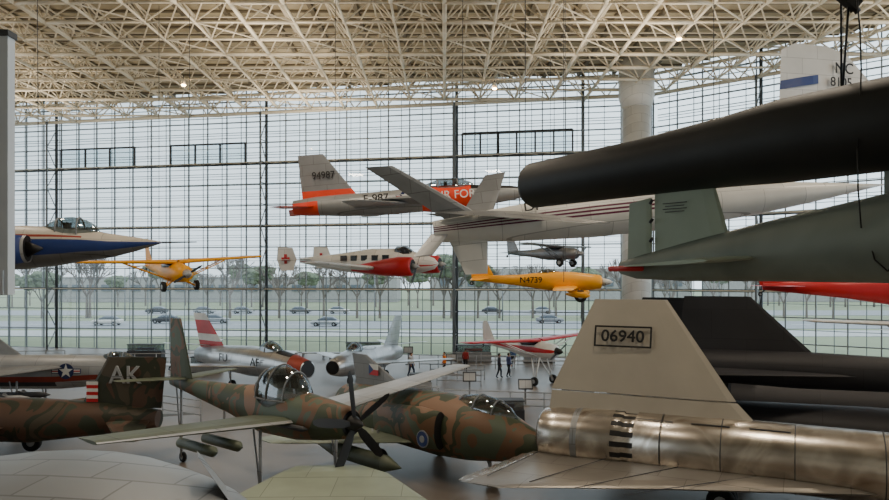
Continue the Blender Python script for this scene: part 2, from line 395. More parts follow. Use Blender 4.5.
for z in (.2,.35,.5): b.tube((.285,-.03,z),(.31,-.03,z+.03),.012,DARK,6)
b.tube((2.2,0,.5),(2.2,0,.7),.05,BLACK,8); b.surf([((2.3,0,.4),(1.9,0,.4),.06),((2.3,0,.68),(1.9,0,.68),.06)],VGREEN,(0,1,0))
for i in range(4): b.box((.5,-.034,.49-.022*i),(.2-.04*(i%2),.004,.006),DARK)
for k in range(10): b.tube((.7+.02*k,-.115-.004*k,.1),(.71+.02*k,-.12-.004*k,.105),.006,DARK,5)
for sg in (1,-1): b.surf([((3.9,sg*.35,.15),(2.9,sg*.35,.15),.12),((3.8,sg*2.3,.15),(3.0,sg*2.3,.15),.08)],VGREEN,(0,0,1))
v1=b.done('flying_bomb',(1.45,5.75,7.1),-47.8)
BK=mat('cable_black',(20,20,20),.5)
b=MB(); b.M=Matrix.LocRotScale(v1.location,v1.rotation_euler,None).inverted()
b.tube((2.62,4.62,8.1),(2.62,4.75,25),.007,BK); b.tube((2.5,4.5,8.92),(2.66,4.5,8.72),.035,BK,8,.02); b.box((2.6,4.5,8.8),(.14,.06,.07),BK,Matrix.Rotation(.7,3,'Y'))
b.tube((2.5,4.5,8.92),(2.5,4.52,25),.006,BK); b.tube((2.6,4.5,8.8),(2.62,4.62,8.15),.008,BK)
pts=[(2.5+.02*math.sin(k),4.25-.01*k,8.75-.24*k) for k in range(7)]
for p,q in zip(pts,pts[1:]): b.tube(p,q,.005,BK)
pts=[(2.52,4.19,7.33),(2.55,4.15,7.12),(2.61,4.12,7.05),(2.67,4.1,7.15)]
for p,q in zip(pts,pts[1:]): b.tube(p,q,.005,BK)
hc=b.done('hoist_cable'); hc.parent=v1
# ------------------------------------------------------------ titanium reconnaissance jet with drone
b=MB()
def mfn(x,a):
    if 2.15<x<2.85: return BLACK if int(a/10)%2 else BRONZE
    if 1.0<x<1.2: return DSILVER
    return None
secs=[(-.1,0,0,.7,.7),(0,0,0,.78,.78),(.5,0,0,.84,.84),(1.0,0,0,.86,.86),(1.2,0,0,.88,.88),(2.2,0,0,.9,.9),(2.48,0,0,.9,.9),(2.52,0,0,.85,.85),(2.85,0,0,.86,.86),(2.9,0,0,.91,.91),(6,0,0,.93,.93),(10,0,0,.9,.9),(13.5,0,0,.75,.75)]
b.loft(secs,BRONZE,72,mf=mfn,capm=BLACK)
b.loft([(13.4,0,0,.5,.5),(15.5,0,0,.05,.05)],BLACK,24)
for x in (3.6,5.2,7,9): b.loft([(x-.012,0,0,.935,.935),(x+.012,0,0,.935,.935)],DARK,48,caps=(0,0))
for i in range(3): b.box((3.4+i*1.5,-.5,.8),(1.0,.03,.02),DARK)
b.M=Matrix.Translation((0,8.6,0)); b.loft(secs,SBLACK,32,capm=BLACK); b.M=Matrix()
b.loft([(-.8,4.3,.2,.05,.05),(.5,4.3,.15,.5,.35),(3,4.3,.1,.85,.6),(9,4.3,.1,.95,.75),(14,4.3,.1,1.4,.7),(20,4.3,.1,1.2,.6),(26,4.3,.1,.1,.1)],SBLACK,32)
b.surf([((9,.5,.05),(-.2,.5,.05),.25),((12,3.7,.05),(-.3,3.7,.05),.3)],SBLACK,(0,0,1)); b.surf([((12,4.9,.05),(-.3,4.9,.05),.3),((9,8.1,.05),(-.2,8.1,.05),.25)],SBLACK,(0,0,1))
b.surf([((9.5,-.5,-.5),(-.25,-.5,-.5),.3),((4.2,-2.6,-.5),(-.6,-2.6,-.5),.2),((1.4,-4.0,-.48),(-.9,-4.0,-.48),.1),((.3,-4.6,-.48),(-.8,-4.5,-.48),.04)],WINGM,(0,0,1))
b.surf([((9.5,9.4,-.1),(-.25,9.4,-.1),.3),((.6,13,-.1),(-.5,13,-.1),.06)],SBLACK,(0,0,1))
for k in range(7): b.surf([((-.05-.07*k,-.9-k*.5,-.5),(-.46-.08*k,-.9-k*.5,-.5),.07),((-.1-.07*k,-1.35-k*.5,-.5),(-.46-.08*k,-1.35-k*.5,-.5),.06)],BRONZE,(0,0,1))
for k in range(4): b.tube((-.1+2.0*k+.2,-.85,-.37),(-.3+1.2*k,-3.9,-.42),.012,DARK,5)
b.surf([((6.1,.0,.78),(.1,.0,.78),.3),((5.55,.12,1.35),(.15,.12,1.35),.26)],FINM,(0,1,0))
b.surf([((5.52,.125,1.39),(.12,.125,1.39),.25),((3.55,.75,4.2),(1.35,.75,4.2),.1)],FINM,(0,1,0))
b.surf([((6.1,8.6,.72),(.1,8.6,.72),.3),((3.55,7.9,4.1),(1.35,7.9,4.1),.1)],SBLACK,(0,1,0))
b.loft([(.5,4.3,1.9,.4,.4),(2,4.3,1.9,.5,.5),(7,4.3,1.9,.62,.6),(11,4.3,1.9,.55,.5),(12.5,4.3,1.9,.35,.35)],SBLACK,28)
b.surf([((9.5,4.0,1.85),(.8,4.0,1.85),.15),((2.2,1.6,1.8),(.8,1.6,1.8),.05)],SBLACK,(0,0,1)); b.surf([((9.5,4.6,1.85),(.8,4.6,1.85),.15),((2.2,7.0,1.8),(.8,7,1.8),.05)],SBLACK,(0,0,1))
b.surf([((7.6,4.3,2.3),(3.3,4.3,2.3),.2),((5.6,4.3,4.25),(3.5,4.3,4.25),.1)],SBLACK,(0,1,0))
b.surf([((5,4.3,.5),(3,4.3,.5),.3),((5,4.3,1.6),(3,4.3,1.6),.3)],SBLACK,(0,1,0))
for y in(1.6,7):
    b.tube((5,y,-.1),(5,y,-1.7),.12,LGREY,8)
    for q in(-.4,0,.4): b.wheel((5,y+q,-1.78),.42,.28)
b.tube((18,4.3,-.3),(18,4.3,-1.8),.1,LGREY,8); b.wheel((18,4.3,-1.85),.35,.3)
ang=math.degrees(math.atan2(.625,2.81))
M21=b.done('reconnaissance_jet',(3.2,22,2.2),-27.4)
txt(M21,'06940',(2.3,.34,3.08),.5,BLACK,rot=(90-ang,0,0),sx=1.05,bold=.008,nm='tail_number')
fr=MB()
for (x,z,w,h) in ((0,.3,1.72,.05),(0,-.3,1.72,.05),(-.84,0,.05,.6),(.84,0,.05,.6)): fr.box((x,0,z),(w,.03,h),BLACK)
fo=fr.done('number_frame'); fo.parent=M21; fo.location=(2.3,.36,3.08); fo.rotation_euler=(math.radians(-ang),0,0)
# ------------------------------------------------------------ white jet with maroon stripes
b=MB()
def wj(x,a):
    if x<-7.5 and a>150 and a<200:
        k=int((a-150)/5)
        if k in (2,4,6): return MAROON
    return None
b.loft([(0,0,0,.01,.01),(-1,0,0,.14,.14),(-3,0,0,.4,.4),(-5,0,0,.62,.62),(-8,0,0,.82,.82),(-11,0,0,.82,.82),(-14,0,0,.66,.66),(-16.3,0,0,.46,.46),(-16.9,0,0,.4,.4)],WHITE,72,mf=wj,capm=BLACK)
b.surf([((-14.9,-.1,.3),(-16.3,-.1,.3),.16),((-18.1,-.9,2.45),(-19.1,-.9,2.5),.06)],GREY,(0,1,0),mf=lambda i,k:LGREY if k in(0,1,8,7) else None)
b.surf([((-14.7,.2,.3),(-16.0,.2,.3),.14),((-13.9,1.1,2.1),(-14.7,1.1,2.05),.05)],GREY,(0,1,0))
b.surf([((-14.9,-.1,-.3),(-16.4,-.1,-.3),.14),((-15.1,-.6,-1.75),(-15.9,-.6,-1.7),.05)],WHITE,(0,1,0))
b.surf([((-16.3,-.3,-.1),(-17.0,-.3,-.1),.12),((-17.0,-1.3,-.9),(-17.7,-1.3,-.9),.05)],LGREY,(0,0,1))
b.surf([((-13.2,-.4,.25),(-17.2,-.4,.75),.2),((-11.2,-3.6,-.55),(-11.9,-3.6,-.5),.06)],DSILVER,(0,.2,1))
b.surf([((-13.2,.4,.25),(-17.2,.4,.75),.2),((-11.2,3.6,-.55),(-11.9,3.6,-.5),.06)],DSILVER,(0,-.2,1))
b.canopy(-4.6,-7,.5,.35,.4)
o=b.done('research_jet',(16.4,26,10.55),0,6)
txt(o,'DI',(-13.3,-.72,.48),.5,BLACK,sx=1.1,rot=(66,0,0),bold=.004)
hang(o,(3,26,9.6),(10,26,10.6))
# ------------------------------------------------------------ orange/grey trainer jet (centre)
b=MB()
def tj(x,a):
    if -6.6<x<-3.9: return ORANGE
    if x>-3.9 and 40<a<140: return BLACK
    if x<-12.2 : return ORANGE if a>150 else None
    return None
S=[(0,0,0,.02,.02),(-.6,0,0,.2,.2),(-1.6,0,0,.38,.4),(-3,0,0,.5,.55),(-3.85,0,0,.55,.62),(-3.95,0,0,.55,.62),(-5,0,0,.6,.68),(-6.55,0,0,.65,.68),(-6.65,0,0,.65,.68),(-9,0,-.05,.75,.65),(-11,0,0,.7,.6),(-12.2,0,.05,.6,.52),(-12.3,0,.05,.6,.52),(-13.6,0,.05,.42,.4)]
b.loft(S,MGREY,40,mf=tj,capm=BLACK)
b.canopy(-3.5,-6.7,.5,.4,.55,frames=2)
def tf(i,k): return ORANGE if i==0 else None
b.fin(-10.0,3.1,-11.8,1.4,.4,2.9,.16,GREY,mf=tf)
b.pair(-7.2,3.0,-9.3,1.1,.6,4.1,-.2,-.3,.2,MGREY); b.pair(-12.3,1.7,-13.6,.8,.4,2.4,0,-.1,.1,ORANGE)
b.pair(-5.4,3.4,-6.2,2.6,.55,.95,0,0,.8,MGREY)
o=b.done('trainer_jet',(5.3,38.5,11.9),0,4.2)
txt(o,'94987',(-11.85,-.14,1.7),.56,BLACK,sx=.9,bold=.004); txt(o,'F-987',(-9.0,-.9,.14),.6,BLACK,bold=.004); txt(o,'AIR FORCE',(-4.4,-.78,.05),.62,INS_W,bold=.004)
s_=MB(); s_.star((-7.4,-.9,.16),.28); so=s_.done('insignia'); so.parent=o
hang(o,(-6,38.5,11.3),(1,38.5,12))
# ------------------------------------------------------------ supersonic jet at left
b=MB()
def fj(x,a):
    if 25<a<155: return BRICK if (80<a<100 or (150>a>140 and x<-3)) else CREAM
    if 205<a<335: return DSILVER
    return NAVY
b.loft([(0,0,0,.02,.02),(-.25,0,0,.08,.08),(-1,0,-.02,.24,.23),(-2,0,-.04,.4,.4),(-3,0,0,.5,.52),(-4.2,0,0,.56,.66),(-5.5,0,0,.6,.74),(-9,0,0,.7,.78),(-13,0,0,.6,.72),(-15.5,0,0,.45,.5)],NAVY,48,mf=fj,capm=BLACK)
b.tube((0,0,0),(1.4,0,-.02),.03,DARK,8,.015)
b.canopy(-2.4,-4.9,.36,.38,.62,frames=2)
for sg in(1,-1):
    b.loft([(-4.9,sg*.82,-.05,.3,.42),(-5.4,sg*.85,-.05,.36,.5),(-7.5,sg*.8,-.05,.4,.55),(-11,sg*.6,0,.2,.4)],NAVY,28,capm=BLACK)
    b.loft([(-4.3,sg*.8,-.05,.03,.03),(-4.88,sg*.8,-.05,.18,.26)],BLACK,18)
    b.loft([(-4.86,sg*.82,-.05,.32,.44),(-4.98,sg*.82,-.05,.33,.45)],LGREY,24,caps=(0,0))
b.pair(-8.5,3.8,-10.2,1.8,.7,3.3,0,-.35,.12,WHITE); b.fin(-11.5,4,-14.6,2.2,.6,3.0,.2,WHITE); b.pair(-14.2,2,-15,1.1,0,1.8,3.0,3.0,.1,WHITE)
o=b.done('supersonic_fighter_jet',(-12.1,30,8.6),3,2.2,4); o.scale=(1.04,1.25,1.25); hang(o,(-17,29.7,9),(-24,29.4,9))
# ------------------------------------------------------------ generic light aeroplane
def light(name,loc,hd,L,span,r,F,W,high=True,pitch=0,roll=0,chord=None,gearz=None,trim=None,blades=2,cano=False,hangit=True,finm=None,fh=.17,spin=None,wt=.16,pants=False):
    b=MB(); ch=chord or .22*L
    mf=(lambda x,a: trim if (160<a<200 or a>340 or a<20) else None) if trim else None
    b.loft([(-.0*L,0,0,r*.35,r*.35),(-.02*L,0,0,r*.8,r*.8),(-.1*L,0,0,r*.95,r*.95),(-.22*L,0,.03,r,r*1.1,.85),(-.4*L,0,.05,r*.95,r*1.1,.85),(-.62*L,0,r*.2,r*.55,r*.65,.9),(-.97*L,0,r*.45,r*.1,r*.28)],F,26,mf=mf)
    b.loft([(.07*L,0,0,.02,.02),(.045*L,0,0,r*.28,r*.28),(-.01*L,0,0,r*.5,r*.5)],spin or LGREY,16); b.prop((.02*L,0,0),.14*L,blades,BLACK,.14,a0=.5)
    wz=r*1.15 if high else -r*.55; xl=-.18*L
    b.pair(xl,ch,xl-.03*L,ch*.75,.1 if high else r*.6,span/2,wz,wz+.03*span*.5,wt,W)
    if high:
        b.loft([(-.17*L,0,r*.7,r*.5,r*.2),(-.22*L,0,r*.75,r*.93,r*.45,.6),(-.38*L,0,r*.75,r*.93,r*.45,.6),(-.5*L,0,r*.6,r*.4,r*.2)],WIN,20)
        for sg in(1,-1):
            b.tube((xl-.15,sg*r*.8,-r*.7),(xl-.2,sg*span*.27,wz),.035,F); b.tube((xl-.55,sg*r*.8,-r*.7),(xl-.7,sg*span*.27,wz),.035,F)
    if cano: b.canopy(-.3*L,-.5*L,r*.75,r*.55,r*.75,frames=1)
    b.pair(-.84*L,.14*L,-.88*L,.08*L,0,.2*L,r*.45,r*.45,.06,W); b.fin(-.8*L,.18*L,-.89*L,.1*L,r*.5,r*.5+fh*L,.07,finm or F,round_=.04*L)
    gz=gearz if gearz else -r-.5
    for sg in(1,-1):
        b.tube((-.17*L,sg*r*.6,-r*.7),(-.16*L,sg*(r+.35),gz+.25),.045,F); b.tube((-.28*L,sg*r*.6,-r*.7),(-.16*L,sg*(r+.35),gz+.25),.04,F); b.wheel((-.16*L,sg*(r+.42),gz+.3),.3,.2)
        if pants: b.loft([(-.16*L+.45,sg*(r+.42),gz+.33,.03,.03),(-.16*L+.2,sg*(r+.42),gz+.36,.16,.2),(-.16*L-.2,sg*(r+.42),gz+.38,.15,.18),(-.16*L-.7,sg*(r+.42),gz+.4,.02,.04)],F,16)
    b.tube((-.95*L,0,r*.3),(-.98*L,0,-r*.1),.03,DARK); b.wheel((-.98*L,0,-r*.15),.1,.06)
    o=b.done(name,loc,hd,pitch,roll)
    if hangit:
        h=math.radians(hd); cx=loc[0]-.28*L*math.cos(h); cy=loc[1]-.28*L*math.sin(h)
        hang(o,*[(cx-sg*.9*math.sin(h),cy+sg*.9*math.cos(h),loc[2]+(r*1.1 if high else 0)) for sg in(1,-1)])
    return o
light('high_wing_airplane',(-14.7,40,7.35),-48,6.8,10.7,.55,YEL,YEL,wt=.3,pitch=-3,roll=3)
o=light('aerobatic_airplane',(7.7,34,6.9),-12,6.6,6.6,.42,YEL,YEL,high=False,cano=True,spin=WHITE,fh=.17,roll=4,wt=.16,chord=1.15,pants=True,finm=YEL)
txt(o,'N4739',(-3.45,-.46,.12),.4,BLACK,bold=.004)
light('light_airplane',(9.6,50,8.9),-42,6.5,8.2,.45,DSILVER,GREY,wt=.22)
light('vintage_monoplane',(7.4,46,2.3),-48,7,12.5,.55,INS_W,RED,hangit=False,gearz=-2.3,spin=BLACK,trim=RED,wt=.28)
light('racing_airplane',(24.5,31,6.45),-3,10.5,9,.62,RED,RED,high=False,finm=RED,fh=.03,wt=.3)
light('utility_airplane',(22.2,27.5,4.2),-101,8,13,.7,WHITE,WHITE,hangit=False,gearz=-4.2,wt=.3)
# mailplane fin upper right
b=MB()
b.loft([(0,0,0,.1,.1),(-.5,0,0,.9,.9),(-3,0,0,1.1,1.2),(-7,0,0,1,1.1),(-11,0,.3,.5,.6),(-14,0,.5,.08,.2)],WHITE,32)
b.fin(-7.4,6.6,-10.3,3.6,.7,3.2,.3,WHITE,round_=.35)
b.surf([((-11.9,-.0,1.8),(-13.98,0,1.4),.34),((-11.9,0,2.2),(-13.95,0,1.8),.3)],NAVY,(0,1.15,0))
b.pair(-11.2,2.2,-12,1.2,.3,3.4,.5,.5,.2,NAVY); b.pair(-3,3.4,-4,1.6,.8,12,-.6,.1,.4,DSILVER); b.prop((.1,0,0),1.5,3,BLACK)
o=b.done('mail_airplane',(28.7,35,14.2),14)
txt(o,'NC',(-10.7,-.24,2.5),.7,BLACK,bold=.006); txt(o,'8105',(-10.9,-.28,1.85),.6,BLACK,bold=.006)
hang(o,(18.5,32.5,15),(26,34.5,15.3))
# ------------------------------------------------------------ twin engine ambulance plane
b=MB()
def bf(x,a): return RED if 186<a<204 else None
b.loft([(0,0,0,.05,.05),(-.3,0,0,.35,.35),(-1.2,0,.05,.6,.62),(-2.4,0,.15,.72,.82),(-4.5,0,.15,.75,.85),(-7,0,.15,.5,.55),(-9.8,0,.3,.1,.18)],WHITE,36,mf=bf)
b.loft([(-1.5,0,.55,.35,.1),(-2.1,0,.75,.55,.35,.7),(-2.7,0,.8,.5,.3)],WIN,18)
for k in range(5): b.box((-3.2-k*.75,-.71+.02*k,.42),(.42,.12,.34),WIN)
b.pair(-2.6,2.7,-4.2,1.0,.6,7.0,-.35,.3,.35,WHITE)
for sg in(1,-1):
    b.loft([(-.75,sg*2.1,-.1,.42,.42),(-.85,sg*2.1,-.1,.56,.56),(-1.6,sg*2.1,-.1,.6,.6),(-2.6,sg*2.1,-.15,.5,.5),(-4.8,sg*2.1,-.2,.1,.15)],RED,26,capm=BLACK)
    b.loft([(-.3,sg*2.1,-.1,.02,.02),(-.55,sg*2.1,-.1,.15,.15),(-.8,sg*2.1,-.1,.2,.2)],LGREY,14); b.prop((-.5,sg*2.1,-.1),1.15,2,BLACK,.15,a0=.9)
    b.surf([((-9,sg*2.1,-.3),(-9.9,sg*2.1,-.3),.06),((-8.7,sg*2.1,.4),(-10.2,sg*2.1,.4),.08),((-9,sg*2.1,1.15),(-10.1,sg*2.1,1.2),.05)],WHITE,(0,1,0))
    b.box((-9.5,sg*2.1-.06,.45),(.6,.02,.2),RED); b.box((-9.5,sg*2.1-.06,.45),(.2,.02,.6),RED)
b.pair(-8.9,1.1,-9.1,.9,0,2.2,.4,.4,.1,WHITE)
o=b.done('twin_engine_airplane',(-.4,45,8.05),-22,0,3); o.scale=(1.06,1.05,1.05)
hang(o,(-3.5,46.3,8.5),(-6,47.3,8.5))
# ------------------------------------------------------------ swept wing fighters on the floor
def sabre(name,loc,hd,L,F,nose,finm,r=.62,hs=5.2,zg=-1.75,dark=True):
    b=MB(); mf=lambda x,a: nose if -.1*L<x<-.05 else (BLACK if (x>-.27*L and 60<a<120 and dark) else None)
    b.loft([(-.0,0,-.1,r*.62,r*.56),(-.04,0,-.1,r*.7,r*.66),(-.09*L,0,-.05,r*.9,r*.95),(-.12*L,0,-.05,r*.93,r*.98),(-.2*L,0,0,r,r*1.1),(-.45*L,0,0,r*1.1,r*1.2),(-.7*L,0,0,r*.95,r),(-.93*L,0,.05,r*.6,r*.62)],F,32,mf=mf,capm=BLACK)
    b.canopy(-.19*L,-.38*L,r*.85,r*.62,r*.85,frames=1)
    b.pair(-.3*L,.24*L,-.62*L,.13*L,r*.8,hs,-.2,0,.16,F)
    def ff(i,k): return finm if i in(0,2,3) else None
    b.fin(-.68*L,.25*L,-.88*L,.12*L,r*.7,r*.7+2.3,.14,INS_W if finm is RED else F,mf=ff); b.pair(-.8*L,.14*L,-.95*L,.08*L,.2,1.9,r*.9,r*1.1,.08,F)
    b.gear(-.2*L,0,-.3,zg,.28); b.gear(-.5*L,1.1,-.2,zg,.35); b.gear(-.5*L,-1.1,-.2,zg,.35)
    return b.done(name,loc,hd)
o=sabre('swept_wing_fighter_jet',(-8.0,41,1.85),-40,12.5,SILVER,BRICK,RED,r=.8,zg=-1.85)
txt(o,'AF',(-3.9,-.96,.1),.7,BLACK,sx=1.2,bold=.004)
txt(o,'FU',(-7.3,-.97,.15),.7,BLACK,sx=1.2,bold=.004)
sabre('swept_wing_fighter_jet',(-7.2,45,1.45),-113,10,SILVER,SILVER,SILVER,r=.78,zg=-1.45,dark=False)
# grey jet far left
b=MB()
b.loft([(0,0,0,.05,.05),(-.6,0,-.0,.3,.3),(-1.6,0,0,.5,.55),(-3,0,.05,.65,.75),(-5,0,0,.85,.85),(-8,0,0,.85,.85),(-11,0,.1,.5,.55)],LGREY,36,mf=lambda x,a: BLACK if (x>-1.2 and 40<a<140) else (BRICK if 192<a<206 and x<-2.5 else (DARK if 210<a<235 and -8<x<-5.5 else None)),capm=BLACK)
b.canopy(-1.3,-3.3,.45,.42,.55,frames=2); b.pair(-4.5,3.6,-7.6,1.1,.8,4.4,.3,.1,.2,GREY); b.fin(-6.8,2.8,-8.8,1.0,.7,2.2,.15,LGREY,mf=lambda i,k:RED if i==3 else None); b.pair(-8.5,1.8,-10.2,.8,.4,2.6,.2,.2,.1,LGREY)
b.gear(-2.4,0,-.4,-2.45,.3); b.gear(-6.5,1.3,-.3,-2.45,.4); b.gear(-6.5,-1.3,-.3,-2.45,.4)
b.star((-4.4,-.87,.12),.38)
b.missile((-4.6,-1.9,-.85),3.2,.14,DARK,GREY); b.missile((-4.9,-2.9,-.85),3.2,.14,LGREY,GREY)
o=b.done('fighter_jet',(-14.0,35,2.45),2)
# ------------------------------------------------------------ camouflaged aircraft with AK fin
b=MB()
b.loft([(0,0,0,.1,.1),(-1.5,0,0,.6,.6),(-4,0,0,.9,.8),(-9,0,0,1,.85),(-12,0,.1,.7,.6),(-14,0,.1,.35,.35)],CAMOD,32)
b.fin(-10.9,3.2,-12.0,2.3,.5,2.45,.22,CAMOD)
b.pair(-4.5,4,-8,1.4,.8,5.5,-.1,-.1,.25,CAMOD); b.pair(-12,1.8,-13.6,.8,.3,2.4,.1,-.2,.12,CAMOD)
b.canopy(-2,-4.4,.6,.5,.55)
b.gear(-3,0,-.5,-1.6,.3); b.gear(-8,1.6,-.3,-1.6,.4); b.gear(-8,-1.6,-.3,-1.6,.4)
for y in(2.2,3.4,4.4): b.missile((-4.2,y,-.75),4.0,.2,OLIVE,DARK)
o=b.done('camouflaged_attack_jet',(-24.9,27.5,1.6),177)
txt(o,'AK',(-12.75,.15,1.75),.95,LGREY,rot=(90,0,180),bold=.01)
s_=MB()
for k in range(6): s_.box((-11.45,.13,.8+.13*k),(.45,.02,.13),[RED,INS_W][k%2])
so=s_.done('tail_stripes'); so.parent=o
# ------------------------------------------------------------ camouflaged propeller aircraft with bubble canopy
b=MB()
b.loft([(0,0,0,.38,.38),(-.15,0,0,.48,.48),(-1.2,0,-.03,.6,.64),(-2.4,0,-.05,.7,.78),(-4.2,0,-.05,.68,.8),(-6,0,.05,.42,.54),(-8.5,0,.2,.24,.32),(-10.4,0,.3,.06,.15)],CAMO,36,capm=BLACK)
b.loft([(.5,0,0,.02,.02),(.35,0,0,.12,.12),(.1,0,0,.24,.24),(-.02,0,0,.28,.28)],BLACK,22)
b.prop((.15,0,0),1.6,5,BLACK,.26,a0=.45)
b.canopy(-1.85,-4.7,.42,.68,1.05,frames=3)
b.box((-2.5,0,.55),(.5,.5,.5),OLIVE); b.tube((-2.6,0,.6),(-2.75,0,1.1),.12,BLACK,8)
b.surf([((-1.9,.4,-.15),(-3.9,.4,-.15),.26),((-2.0,8.3,.75),(-2.9,8.3,.75),.1)],LGREY,(0,0,1))
b.surf([((-1.9,-.4,-.15),(-3.9,-.4,-.15),.26),((-2.2,-6.4,.2),(-3.3,-6.4,.2),.1)],OLIVE,(0,0,1),mf=lambda i,k:LGREY if k in(0,) else None)
b.fin(-8.7,1.7,-9.6,.8,.3,2.75,.14,CAMO); b.pair(-9,1.2,-9.4,.7,.1,2.3,.5,.6,.1,OLIVE)
for sg in(1,-1): b.gear(-2.4,sg*1.5,-.3,-2.76,.35)
b.gear(-9.6,0,.1,-2.76,.2,.12)
b.loft([(-1.2,-.66,-.25,.02,.02),(-1.4,-.7,-.25,.09,.09),(-3.2,-.74,-.25,.09,.09)],DARK,12)
for y in(-2.6,-3.4): b.loft([(-1.7,y,-.5,.02,.02),(-1.9,y,-.5,.15,.15),(-3.6,y,-.5,.15,.15)],OLIVE,14,capm=BLACK)
o=b.done('propeller_observation_plane',(-2.75,20.7,2.76),-40)
# ------------------------------------------------------------ camouflaged jet (centre right)
b=MB()
b.loft([(0,0,-.1,.05,.05),(-.7,0,-.08,.4,.4),(-2,0,0,.75,.8),(-3.6,0,0,1.0,1.05),(-5,0,0,1.25,1.12),(-8,0,0,1.2,1.05),(-10.8,0,.1,.8,.75)],CAMO,40,capm=BLACK)
b.canopy(-1.6,-4.8,.65,.5,.62,frames=3)
for sg in(1,-1): b.loft([(-4.1,sg*1.1,.05,.3,.65),(-5,sg*1.15,.05,.34,.72),(-7.5,sg*1.0,0,.35,.6)],CAMO,22,capm=BLACK)
b.pair(-5.0,4.4,-8.2,1.5,1,4.6,-.5,-.5,.22,LGREEN); b.fin(-6.9,3.4,-9.6,1.0,.9,2.15,.2,GREY); b.pair(-9.6,1.7,-11,.8,.5,2.4,0,-.2,.12,CAMO)
b.gear(-2.8,0,-.4,-1.8,.3); b.gear(-7,1.5,-.3,-1.8,.4); b.gear(-7,-1.5,-.3,-1.8,.4)
b.loft([(-4.4,-2.6,-1.0,.02,.02),(-5.2,-2.6,-1.0,.28,.28),(-8,-2.6,-1.0,.28,.28),(-9.2,-2.6,-1.0,.04,.04)],OLIVE,18)
for R,dy,m in((.3,-1.5,LGREY),(.26,-1.515,NAVY),(.12,-1.53,LGREY)): b.loft([(-.01,0,0,R,R),(.01,0,0,R,R)],m,26,T=Matrix.Translation((-4.6,dy+.03,-.25))@Matrix.Rotation(math.pi/2,4,'Z'))
fx,fz=-9.0,1.6
b.poly([(fx-.3,-.13,fz-.22),(fx+.3,-.13,fz-.22),(fx+.3,-.13,fz),(fx-.3,-.13,fz)],RED); b.poly([(fx-.3,-.13,fz),(fx+.3,-.13,fz),(fx+.3,-.13,fz+.22),(fx-.3,-.13,fz+.22)],INS_W); b.poly([(fx-.3,-.14,fz-.22),(fx,-.14,fz),(fx-.3,-.14,fz+.22)],NAVY)
b.done('camouflaged_fighter_jet',(3.5,21.7,1.8),-46)
# ------------------------------------------------------------ green delta jet whose wing crosses the bottom of the view
b=MB()
b.loft([(0,0,0,.03,.03),(-1,0,0,.3,.3),(-2.6,0,0,.5,.52),(-5,0,0,.58,.6),(-9,0,0,.6,.6),(-12.5,0,0,.45,.45)],CAMO,32,capm=BLACK)
b.canopy(-1.7,-4.0,.3,.34,.42,frames=2)
b.pair(-2.6,7.2,-5.0,3.0,.5,4.5,.1,.4,.22,LGREEN); b.fin(-9.4,3,-11.8,1.1,.5,1.3,.15,CAMO); b.pair(-10.8,1.4,-12,.7,.4,2.0,.1,.1,.1,LGREEN)
b.gear(-2.6,0,-.3,-1.2,.28); b.gear(-7,1.3,0,-1.2,.35); b.gear(-7,-1.3,0,-1.2,.35)
b.missile((-5.4,3.3,-.3),3.0,.12,INS_W,DARK); b.missile((-5.4,-3.3,-.3),3.0,.12,INS_W,DARK)
b.done('delta_wing_fighter_jet',(3.4,15.1,1.2),0)
# ------------------------------------------------------------ grey wing lower left (near)
b=MB()
SX=[(-9,1.2,4.45),(-7.5,1.5,4.72),(-6.3,1.7,4.9),(-5.4,1.8,5.02),(-4.8,1.85,5.09),(-4.3,1.85,5.11),(-3.9,1.8,5.1),(-3.5,1.75,5.05),(-3.1,1.65,4.97),(-2.7,1.5,4.88),(-2.35,1.3,4.79),(-2.05,1.05,4.69),(-1.8,.7,4.6),(-1.7,.3,4.54)]
b.loft([(x,6.6,z-.2,r,.2*min(1,r)) for x,r,z in SX],WGREY,40)
b.surf([((-2.5,7.9,4.7),(-2.2,7.2,4.7),.05),((-2.72,7.7,5.12),(-2.6,7.4,5.12),.02)],GREY,(1,0,0))
b.loft([(-4,0,0,.1,.1),(-3,0,0,.5,.5),(0,0,0,.75,.7),(3,0,0,.6,.55),(6,0,0,.15,.2)],WGREY,28,T=Matrix.Translation((-9.3,6.6,4.4))@Matrix.Rotation(math.pi/2,4,'Z'))
b.tube((-9.3,6.6,4.8),(-9.3,6.6,25),.02,DARK)
b.done('glider_aircraft')
# ------------------------------------------------------------ railings, display stands
def rail(p,q,step=1.5):
    b=MB(); p=Vector(p);q=Vector(q);L=(q-p).length;n=max(1,int(L/step))
    for z in(.35,.7,1.05): b.tube(p+Vector((0,0,z)),q+Vector((0,0,z)),.03,LGREY,5)
    for i in range(n+1): v=p.lerp(q,i/n); b.tube(v,v+Vector((0,0,1.07)),.035,LGREY,5)
    b.done('barrier_railing')
rail((-2,55.5,0),(13,54.5,0)); rail((-30,56,0),(-20,57,0)); rail((-1,49.5,0),(2.8,49,0)); rail((-38,58,0),(-32,59,0)); rail((-14.5,36,0),(-12,34.5,0)); rail((0,38,0),(7,36.5,0)); rail((-3,41,0),(-.3,38.5,0)); rail((12,44,0),(17,42,0)); rail((-.5,46.5,0),(2.4,46,0)); rail((0,57.5,0),(12,57,0))
def stand(x,y,h=1.2,w=1.0,m=DARK):
    b=MB(); b.box((0,0,h/2),(.1,.1,h),GREY); b.box((0,0,.03),(.5,.4,.06),GREY); b.box((0,-.05,h+.2),(w,.05,.6),m,Matrix.Rotation(-.4,3,'X')); b.box((0,-.09,h+.2),(w*.85,.03,.45),LGREY,Matrix.Rotation(-.4,3,'X')); b.done('information_stand',(x,y,0))
for x,y in ((1.5,42),(12,47),(9.5,40),(-11,35),(-21,48),(4.5,39),(.5,52.5),(-3,58)): stand(x,y,1.0,.8)
b=MB()
